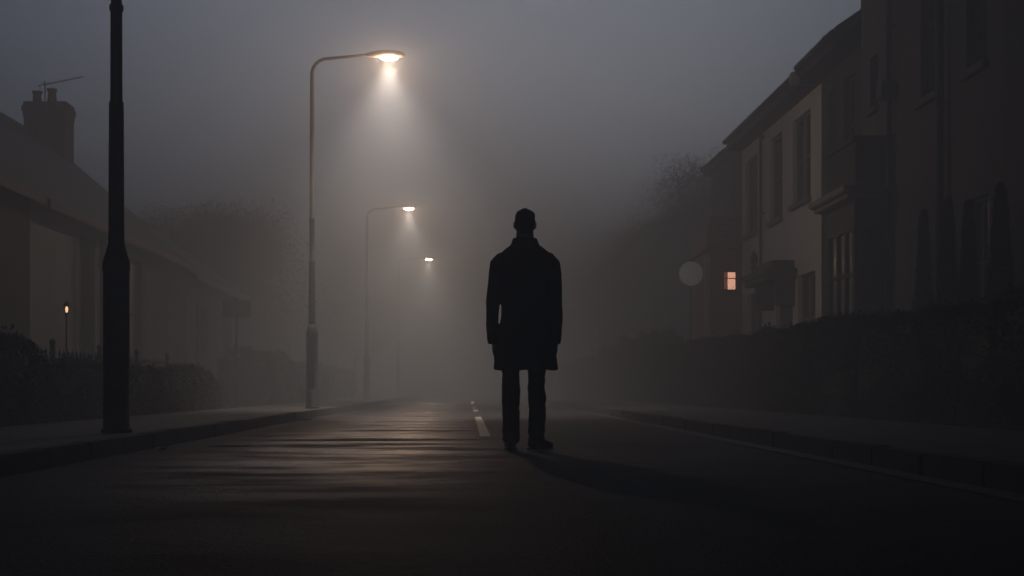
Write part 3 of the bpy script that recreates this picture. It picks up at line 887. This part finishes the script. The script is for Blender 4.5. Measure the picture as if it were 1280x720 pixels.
def conifer(x, y, h, r, label):
    root = empty('conifer', (x, y, 0.08), label, 'conifer', 'slim conifers in front of the grey house')
    b = B(); b.tube([(0, 0, 0), (0.01, 0, h * 0.5), (0, 0.01, h * 0.93)], [0.045, 0.03, 0.006], 8)
    b.build('trunk', M['bark'], root)
    pts = []
    ph = random.uniform(0, 9)
    for i in range(11000):
        t = random.random() ** 0.8
        z = 0.12 + (h - 0.12) * t
        rad = r * (1 - t) ** 0.55 * (0.35 + 0.65 * min(1, t / 0.12)) * (0.82 + 0.3 * noise.noise(Vector((math.cos(i), z * 2.2 + ph, 0))))
        a = random.uniform(0, 2 * math.pi)
        rad *= 1 + 0.25 * noise.noise(Vector((math.cos(a) * 1.5, math.sin(a) * 1.5, z * 2 + ph)))
        rr_ = rad * math.sqrt(random.random() * 0.75 + 0.25) * (1.25 if random.random() < 0.06 else 1)
        pts.append((rr_ * math.cos(a), rr_ * math.sin(a), z))
    leaf_mesh('crown', pts, 0.042, M['leaf_conifer'], root, squash=0.5)
for (px, top, r, lab) in ((1160, 262, 0.19, 'slim conifer nearest the bay window'), (1191, 246, 0.24, 'slim conifer standing right in front of the thick downpipe'),
                          (1217, 250, 0.19, 'slim conifer just past the thick downpipe, away from the bay'), (1258, 228, 0.26, 'tallest slim conifer, by the edge of the dark brick house')):
    d = 6.2 * 1778 / (px - 584)
    conifer(6.2, d, 0.465 + (486 - top) / 1778 * d - 0.08, r, lab)

def tree(x, y, h, cr, label, nleaf=22000, lsize=0.05, base=0.28, name='tree', group='trees fading in the fog', wide=1.0):
    root = empty(name, (x, y, 0.08), label, 'tree', group)
    random.seed(int(x * 37 + y * 101))
    b = B()
    tips = []
    def limb(p, d, ln, r, lvl):
        pts = [p]; rad = [r]
        q_ = Vector(p); dd_ = Vector(d)
        for k in range(5):
            dd_ = (dd_ + Vector((random.gauss(0, .13), random.gauss(0, .13), random.gauss(0.03, .07)))).normalized()
            q_ = q_ + dd_ * ln / 5
            pts.append(q_.copy()); rad.append(r * (1 - 0.62 * (k + 1) / 5))
            if lvl >= 2: tips.append(q_.copy())
        b.tube(pts, rad, 7 if lvl else 12)
        if lvl < 3:
            for k in range(5 if lvl == 0 else 4):
                t = random.uniform(0.35, 1.0) if lvl else random.uniform(0.45, 1)
                i = min(4, int(t * 5)); s_ = pts[i].lerp(pts[i + 1], t * 5 - i if t < 1 else 1)
                a = random.uniform(0, 2 * math.pi)
                side = Vector((math.cos(a) * wide, math.sin(a) * wide, 0))
                nd = (dd_ * 0.55 + side * 0.75 + Vector((0, 0, 0.25))).normalized()
                limb(s_, nd, ln * random.uniform(0.5, 0.72), rad[i] * 0.6, lvl + 1)
    limb(Vector((0, 0, 0)), Vector((0, 0, 1)), h * 0.62, h * 0.022, 0)
    b.build('trunk', M['bark'], root)
    zmax = max(t.z for t in tips)
    sc_ = h / zmax * 0.97
    zc = zmax * 0.66
    lumps = [t for t in tips if (math.hypot(t.x, t.y) / cr) ** 2 + ((t.z - zc) / (zmax * 0.36)) ** 2 < 1]
    for k in range(70):      # twig ends between the modelled limbs, all inside the crown
        v = Vector((random.gauss(0, 1), random.gauss(0, 1), random.gauss(0, 1))).normalized() * random.uniform(0.3, 0.92)
        lumps.append(Vector((v.x * cr * 0.9, v.y * cr * 0.9, zc + v.z * zmax * 0.32)))
    wts = [random.uniform(0.4, 1.6) for _ in lumps]
    who = random.choices(range(len(lumps)), wts, k=nleaf * 2)
    L_ = np.array([tuple(t) for t in lumps])[who]
    g_ = np.clip(rng.normal(size=(len(who), 3)), -1.9, 1.9) * (cr * 0.15 * np.array([1, 1, 0.75]))
    pts = L_ + g_
    leaf_mesh('crown', pts, lsize, M['leaf_tree'], root)
    root.scale = (1, 1, sc_)
    return root
# left trees behind the low cottage
tree(-10.6, 53, 7.2, 3.5, 'bushy fogged tree rising behind the low cottage roof')
tree(-7.9, 50, 6.9, 3.3, 'round fogged tree between the cottages and the tallest lit lamp')
tree(-13.5, 60, 7.0, 3.5, 'wide fogged tree behind the low cottage, nearest the chimney')
tree(-5.9, 72, 5.0, 2.6, 'small fogged tree low behind the tallest lit lamp column')
# right trees
tree(11.4, 70, 12.0, 4.8, 'largest fogged tree crown right of the man, above the round sign', 22000)
tree(8.6, 72, 9.4, 3.8, 'middle fogged tree on the hedge side, shoulder of the big crown', 22000)
tree(7.6, 84, 8.0, 3.2, 'faint tree farthest along the hedge side, nearest the man', 22000)
tree(15.5, 68, 11.2, 4.2, 'fogged tree behind the brick annexe roof', 22000)
tree(12.6, 45.5, 12.2, 3.0, 'tall fogged tree topping the pale house roof end', 22000)

# iron railings behind the low hedge
root = empty('railing', (-5.25, 20.5, 0.085), 'thin dark iron railing with spiked bars behind the low hedge', 'railing')
b = B(); b.box(-0.02, 0.02, -4.6, 4.6, 0.2, 0.235); b.box(-0.02, 0.02, -4.6, 4.6, 0.66, 0.695); b.build('rails', M['pipe'], root)
b = B()
y = -4.6
while y <= 4.6:
    b.tube([(0, y, 0), (0, y, 0.8), (0, y, 0.83), (0, y, 0.9)], [0.009, 0.009, 0.02, 0.002], 6)
    y += 0.2
b.build('bars', M['pipe'], root)
for k in range(5):
    y = -4.6 + 2.3 * k
    b = B(); b.box(-0.03, 0.03, y - 0.03, y + 0.03, 0, 0.93); b.ball((0, y, 0.97), 0.045, 10, 8)
    b.build('post', M['pipe'], root)

# garden lamp
root = empty('garden_lamp', (-5.55, 19.9, 0.085), 'slim garden lamp post with a tiny glowing bulb by the cottage wall', 'lamp')
b = B(); b.tube([(0, 0, 0), (0, 0, 0.05), (0, 0, 0.06), (0, 0, 1.42)], [0.05, 0.045, 0.016, 0.013], 10); b.build('post', M['pipe'], root)
b = B(); b.tube([(0, 0, 1.53), (0, 0, 1.545), (0, 0, 1.6)], [0.05, 0.045, 0.008], 12); b.tube([(0, 0, 1.41), (0, 0, 1.43)], [0.025, 0.03], 12); b.build('lantern_cap', M['pipe'], root)
b = B(); b.ball((0, 0, 1.48), (0.02, 0.02, 0.045), 12, 10); b.build('bulb', M['bulb'], root)

# ------------------------------------------------------------ signs
root = empty('round_sign', (5.62, 35.6, 0.085), 'pale round sign disc on a thin pole rising from the hedge gap', 'sign')
b = B(); b.tube([(0, 0, 0), (0, 0, 3.45)], 0.028, 12); b.build('pole', M['pipe'], root)
b = B(); b.tube([(0, -0.036, 3.27), (0, -0.05, 3.27)], 0.3, 48, up=(1, 0, 0)); b.build('sign_face', M['sign_face'], root)
b = B()
b.box(-0.14, 0.14, -0.034, -0.026, 3.13, 3.16); b.box(-0.14, 0.14, -0.034, -0.026, 3.38, 3.41); b.build('bracket', M['pipe'], root)
root = empty('sign_board', (-4.75, 29.5, 0.085), 'small dark rectangular board on a thin post at the rounded hedge end', 'sign')
b = B(); b.tube([(0, 0, 0), (0, 0, 2.25)], 0.03, 12); b.build('post', M['pipe'], root)
b = B(); b.box(-0.29, 0.29, -0.055, -0.032, 1.86, 2.2, 0.006); b.build('board', M['sign_grey'], root)

# ------------------------------------------------------------ fallen leaves
def dead_leaf(loc, s, lab):
    b = B()
    n = 9
    vs = []; fs = []
    for i in range(n):
        t = i / (n - 1); wd = s * 0.35 * math.sin(math.pi * t) ** 0.7 + 0.002
        zc = s * 0.28 * (t - 0.4) ** 2
        for j in (-1, 0, 1):
            vs.append((wd * j, (t - 0.5) * s, zc + abs(j) * wd * 0.45 + 0.004))
    for i in range(n - 1):
        for j in (0, 1):
            k = i * 3 + j
            fs.append((k, k + 1, k + 4, k + 3))
    b.add(vs, fs, True)
    o = b.build('fallen_leaf', M['dead_leaf'], loc=loc)
    o.rotation_euler = (0, 0, random.uniform(0, 6.3))
    o.modifiers.new('thick', 'SOLIDIFY').thickness = 0.002
    return tag(o, lab, 'leaf', 'dead leaves fallen by the kerb')
dead_leaf((-2.28, 10.7, 0.006), 0.11, 'pale curled leaf on the road beside the nearest lamp column')
dead_leaf((-2.3, 20.6, 0.006), 0.16, 'pale leaf in the gutter between the two nearest lamp columns')
dead_leaf((-2.22, 21.2, 0.006), 0.13, 'second leaf just beyond the pale leaf in the gutter')
dead_leaf((-2.6, 25.2, KH + 0.004), 0.14, 'pale leaf on the kerb at the foot of the tallest lit lamp')

# ------------------------------------------------------------ the man
PX, PY = 0.433, 10.66
man = empty('person', (PX, PY, 0.008), 'man in a long black coat standing in the road, seen from behind', 'person', rz=R(-1.8))
man.scale = (1, 1, 0.988)
def remesh(o, vox, smooth=4, fac=0.5):
    m_ = o.modifiers.new('remesh', 'REMESH'); m_.mode = 'VOXEL'; m_.voxel_size = vox; m_.use_smooth_shade = True
    s_ = o.modifiers.new('smooth', 'SMOOTH'); s_.iterations = smooth; s_.factor = fac
def folds(o, strength, size, seedx=0.0):
    tx = bpy.data.textures.new('folds', 'CLOUDS'); tx.noise_scale = size; tx.noise_depth = 2
    d_ = o.modifiers.new('folds', 'DISPLACE'); d_.texture = tx; d_.strength = strength; d_.mid_level = 0.5; d_.texture_coords = 'LOCAL'
# body: one continuous skin
b = B()
b.ball((0, 0.0, 1.715), (0.0765, 0.094, 0.098), 28, 20)                  # cranium
b.tube([(0, 0.035, 1.70), (0, 0.045, 1.66), (0, 0.05, 1.625), (0, 0.055, 1.595)], [(0.06, 0.055), (0.056, 0.05), (0.045, 0.042), (0.026, 0.024)], 18)  # jaw
b.tube([(0, 0.093, 1.72), (0, 0.112, 1.683), (0, 0.102, 1.672)], [0.007, 0.013, 0.008], 10)   # nose
b.tube([(-0.022, 0.094, 1.642), (0, 0.101, 1.643), (0.022, 0.094, 1.642)], 0.0065, 8)         # mouth
b.tube([(-0.045, 0.074, 1.735), (-0.022, 0.09, 1.738), (0.022, 0.09, 1.738), (0.045, 0.074, 1.735)], 0.008, 8)  # brow
for s in (-1, 1):
    b.ball((s * 0.031, 0.083, 1.715), 0.012, 12, 8)                     # eyes
    b.ball((s * 0.0785, 0.002, 1.705), (0.009, 0.019, 0.03), 14, 10)     # ears
    b.ball((s * 0.082, -0.008, 1.712), (0.005, 0.012, 0.02), 12, 8)
b.tube([(0, 0.012, 1.66), (0, 0.004, 1.6), (0, -0.006, 1.55), (0, -0.01, 1.49)], [(0.064, 0.06), (0.067, 0.062), (0.073, 0.066), (0.098, 0.075)], 20)  # neck
b.tube([(0, -0.005, 1.53), (0, -0.005, 1.46), (0, 0, 1.38), (0, 0, 1.25), (0, 0, 1.12), (0, 0, 1.0), (0, 0, 0.9), (0, 0, 0.8)],
       [(0.07, 0.06), (0.165, 0.08), (0.17, 0.1), (0.16, 0.11), (0.14, 0.1), (0.15, 0.1), (0.165, 0.11), (0.12, 0.08)], 24, up=(1, 0, 0))
for s in (-1, 1):
    b.tube([(s * 0.16, 0, 1.435), (s * 0.2, 0, 1.38), (s * 0.23, 0.0, 1.13), (s * 0.238, 0.03, 0.9), (s * 0.236, 0.045, 0.83)], [0.05, 0.045, 0.036, 0.028, 0.026], 14)
    # palm and five fingers, loosely curled
    b.tube([(s * 0.234, 0.045, 0.84), (s * 0.232, 0.052, 0.79), (s * 0.23, 0.058, 0.75), (s * 0.228, 0.06, 0.725)], [(0.018, 0.026), (0.016, 0.036), (0.016, 0.041), (0.013, 0.039)], 14, up=(1, 0, 0))
    for k, ln in enumerate((0.066, 0.075, 0.07, 0.056)):
        y_ = 0.060 + 0.030 - 0.021 * k
        p = Vector((s * 0.229, y_, 0.732)); q_ = [p]
        dirs = [Vector((-s * 0.1, 0.05, -1)), Vector((-s * 0.5, 0.08, -0.85)), Vector((-s * 0.95, 0.05, -0.35))]
        for d_, f_ in zip(dirs, (0.45, 0.32, 0.23)):
            p = p + d_.normalized() * ln * f_; q_.append(p)
        b.tube(q_, [0.0095, 0.009, 0.0082, 0.0068], 10)
    b.tube([(s * 0.232, 0.074, 0.79), (s * 0.224, 0.10, 0.76), (s * 0.214, 0.108, 0.73), (s * 0.207, 0.108, 0.71)], [0.013, 0.0115, 0.0098, 0.0075], 10)   # thumb
for s, x_ in ((-1, -0.103), (1, 0.088)):
    b.tube([(x_ * 0.8, 0, 0.88), (x_, 0, 0.75), (x_, 0.0, 0.5), (x_, -0.005, 0.42), (x_, -0.012, 0.3), (x_, -0.005, 0.1), (x_, 0.0, 0.05)],
           [0.075, 0.072, 0.048, 0.046, 0.046, 0.032, 0.034], 16)
body = b.build('body', M['skin'], man)
remesh(body, 0.0042, 3)
# hair
b = B()
b.ball((0, -0.012, 1.728), (0.078, 0.09, 0.084), 28, 20)
b.ball((0, -0.034, 1.705), (0.068, 0.066, 0.068), 24, 16)
b.tube([(0, -0.04, 1.70), (0, -0.045, 1.655), (0, -0.042, 1.635)], [(0.058, 0.045), (0.05, 0.032), (0.04, 0.02)], 18, up=(1, 0, 0))
b.ball((0.008, 0.03, 1.79), (0.045, 0.058, 0.032), 20, 12)
for k in range(260):
    a = random.uniform(0, 2 * math.pi); t = random.random()
    ph = t * 1.25
    c = Vector((0.075 * math.sin(ph) * math.cos(a), -0.008 + 0.09 * math.sin(ph) * math.sin(a), 1.737 + 0.080 * math.cos(ph)))
    nrm = (c - Vector((0, 0, 1.72))).normalized()
    tw = Vector((random.gauss(0.2, .5), random.gauss(0.4, .5), random.gauss(0, .2)))
    e = c + (nrm * 0.55 + tw * 0.5).normalized() * random.uniform(0.008, 0.022)
    b.tube([c, (c + e) / 2 + nrm * 0.002, e], [0.0065, 0.0048, 0.0015], 6)
hair = b.build('hair', M['hair'], man)
remesh(hair, 0.0035, 1)
# trousers
b = B()
b.tube([(-0.01, 0, 1.0), (-0.01, 0, 0.9), (-0.01, 0, 0.8), (-0.01, 0, 0.755)], [(0.16, 0.115), (0.175, 0.12), (0.165, 0.12), (0.13, 0.1)], 28, up=(1, 0, 0))
for x_, tw in ((-0.104, -1), (0.089, 1)):
    b.tube([(x_ * 0.85, 0, 0.88), (x_ * 0.97, 0, 0.76), (x_, 0, 0.62), (x_ * 1.01, 0.002, 0.48), (x_ + 0.001 * tw, -0.006, 0.33), (x_, -0.006, 0.2), (x_ - 0.002, 0.0, 0.135), (x_ + 0.002, 0.004, 0.105), (x_, 0.004, 0.082), (x_ - .001, 0.006, 0.062)],
           [(0.082, 0.105), (0.076, 0.098), (0.069, 0.085), (0.065, 0.077), (0.067, 0.075), (0.062, 0.069), (0.067, 0.072), (0.060, 0.07), (0.068, 0.075), (0.063, 0.072)], 24, up=(1, 0, 0))
tr = b.build('trousers', M['trouser'], man)
remesh(tr, 0.007, 3); folds(tr, 0.026, 0.085)
# shoes
for x_, rot in ((-0.103, 3), (0.087, -32)):
    b = B()
    b.tube([(0, -0.088, 0.042), (0, -0.08, 0.045), (0, -0.05, 0.055), (0, 0.0, 0.057), (0, 0.06, 0.05), (0, 0.12, 0.04), (0, 0.17, 0.034), (0, 0.2, 0.028), (0, 0.212, 0.024)],
           [(0.018, 0.022), (0.033, 0.036), (0.038, 0.046), (0.038, 0.047), (0.043, 0.040), (0.049, 0.031), (0.044, 0.026), (0.03, 0.02), (0.008, 0.01)], 20, up=(1, 0, 0))
    b.tube([(0, -0.045, 0.05), (0, -0.04, 0.115)], [(0.038, 0.045), (0.036, 0.042)], 18, up=(1, 0, 0))
    sh = b.build('shoe', M['leather'], man, (x_, 0.01, 0.0))
    sh.rotation_euler = (0, 0, R(rot))
    remesh(sh, 0.005, 3)
    b = B()
    out = [(-0.03, -0.088), (0.03, -0.088), (0.04, -0.05), (0.036, 0.0), (0.046, 0.07), (0.05, 0.12), (0.042, 0.175), (0.02, 0.21), (-0.02, 0.21), (-0.042, 0.175), (-0.048, 0.12), (-0.042, 0.07), (-0.034, 0.0), (-0.04, -0.05)]
    n = len(out)
    vs = [(x, y, 0.0) for x, y in out] + [(x, y, 0.016) for x, y in out]
    b.add(vs, [tuple(reversed(range(n))), tuple(range(n, 2 * n))] + [(i, (i + 1) % n, n + (i + 1) % n, n + i) for i in range(n)])
    b.build('sole', M['leather'], sh)
# coat: closed shell, sleeves, collar, back vent
b = B()
prof_ = [(0.607, 0.236, 0.172), (0.68, 0.230, 0.168), (0.76, 0.221, 0.160), (0.84, 0.208, 0.152), (0.93, 0.192, 0.142), (1.02, 0.180, 0.134), (1.12, 0.177, 0.130),
         (1.22, 0.186, 0.133), (1.32, 0.202, 0.136), (1.39, 0.212, 0.130), (1.43, 0.214, 0.118), (1.462, 0.205, 0.102), (1.492, 0.180, 0.088), (1.518, 0.152, 0.078), (1.545, 0.116, 0.072), (1.56, 0.085, 0.07)]
seg = 72
vs = []; fs = []
for (z, rx, ry) in prof_:
    for t in range(seg):
        a = 2 * math.pi * t / seg
        cx_, sy_ = math.cos(a), math.sin(a)
        e = 0.82
        x = rx * math.copysign(abs(cx_) ** e, cx_); y = ry * math.copysign(abs(sy_) ** e, sy_)
        low = max(0.0, (0.98 - z) / 0.38)
        wv = 1 + low * 0.035 * math.sin(5 * a + 0.8) + low * 0.02 * math.sin(9 * a)
        yb = -0.004
        if sy_ < -0.9 and z < 1.0:      # centre back vent, one flap over the other
            y -= 0.010 * low * (1 if cx_ > 0.02 else 0.1)
        vs.append((x * wv, y * wv + yb, z + (0.004 * math.sin(3 * a) if z < 0.61 else 0)))
nr = len(prof_)
for i in range(nr - 1):
    for t in range(seg):
        u = (t + 1) % seg
        fs.append((i * seg + t, i * seg + u, (i + 1) * seg + u, (i + 1) * seg + t))
fs.append(tuple(reversed(range(seg)))); fs.append(tuple((nr - 1) * seg + t for t in range(seg)))
b.add(vs, fs, True)
for s in (-1, 1):
    dx = 0.004 if s < 0 else -0.006
    b.tube([(s * 0.13, -0.004, 1.46), (s * 0.176, -0.004, 1.447), (s * 0.207, -0.004, 1.41), (s * 0.218, -0.004, 1.33), (s * 0.226, -0.006, 1.24), (s * (0.234 + dx), -0.006, 1.14), (s * (0.240 + dx), 0.008, 1.03),
            (s * (0.241 + dx), 0.026, 0.92), (s * (0.236 + dx), 0.04, 0.845), (s * (0.233 + dx), 0.045, 0.808)],
           [(0.048, 0.075), (0.052, 0.08), (0.056, 0.08), (0.055, 0.075), (0.053, 0.069), (0.051, 0.063), (0.048, 0.058), (0.046, 0.053), (0.044, 0.05), (0.038, 0.045)], 26, up=(s, 0, 0))
coat = b.build('coat', M['wool'], man)
remesh(coat, 0.006, 3); folds(coat, 0.017, 0.13)
b = B()   # collar standing round the neck, a little open at the front
vs = []; fs = []
cs = 40
for (z, r0, r1) in ((1.54, 0.1, 0.09), (1.562, 0.09, 0.083), (1.588, 0.083, 0.078), (1.602, 0.081, 0.077), (1.600, 0.088, 0.084), (1.575, 0.095, 0.09), (1.542, 0.108, 0.099), (1.52, 0.116, 0.103)):
    for t in range(cs + 1):
        a = math.pi / 2 + 0.35 + (2 * math.pi - 0.7) * t / cs
        frt = max(0, math.sin(a))
        vs.append((r0 * math.cos(a), -0.006 + r1 * math.sin(a), z - 0.045 * frt))
for i in range(7):
    for t in range(cs):
        k = i * (cs + 1) + t
        fs.append((k, k + 1, k + cs + 2, k + cs + 1))
b.add(vs, fs, True)
cl = b.build('collar', M['wool'], coat)
cl.modifiers.new('thick', 'SOLIDIFY').thickness = 0.004

b = B()   # stitched centre back seam and its lapped edge
pr = [(z, ry) for (z, rx, ry) in prof_ if z < 1.53]
for off in (-0.0015, 0.0035):
    b.tube([(off + 0.0008 * math.sin(z * 40), -(ry + 0.0045 + (0.010 * max(0, (0.98 - z) / 0.38) if z < 1 else 0)), z) for (z, ry) in pr], 0.0022, 6)
b.build('back_seam', M['wool'], coat)

# ------------------------------------------------------------ haze
hz = B(); hz.box(-190, 190, -50, 310, -1.2, 13.9)
me_ = hz.build('haze', None)
struct(me_, 'stuff', 'pale dusk fog filling the whole street')
m = bpy.data.materials.new('haze'); m.use_nodes = True
t = m.node_tree; t.nodes.clear()
vo = t.nodes.new('ShaderNodeVolumePrincipled'); ou = t.nodes.new('ShaderNodeOutputMaterial')
vo.inputs['Color'].default_value = FOG_COLOR
vo.inputs['Density'].default_value = FOG_DENSITY
vo.inputs['Anisotropy'].default_value = 0.3
t.links.new(vo.outputs[0], ou.inputs['Volume'])
me_.data.materials.append(m)
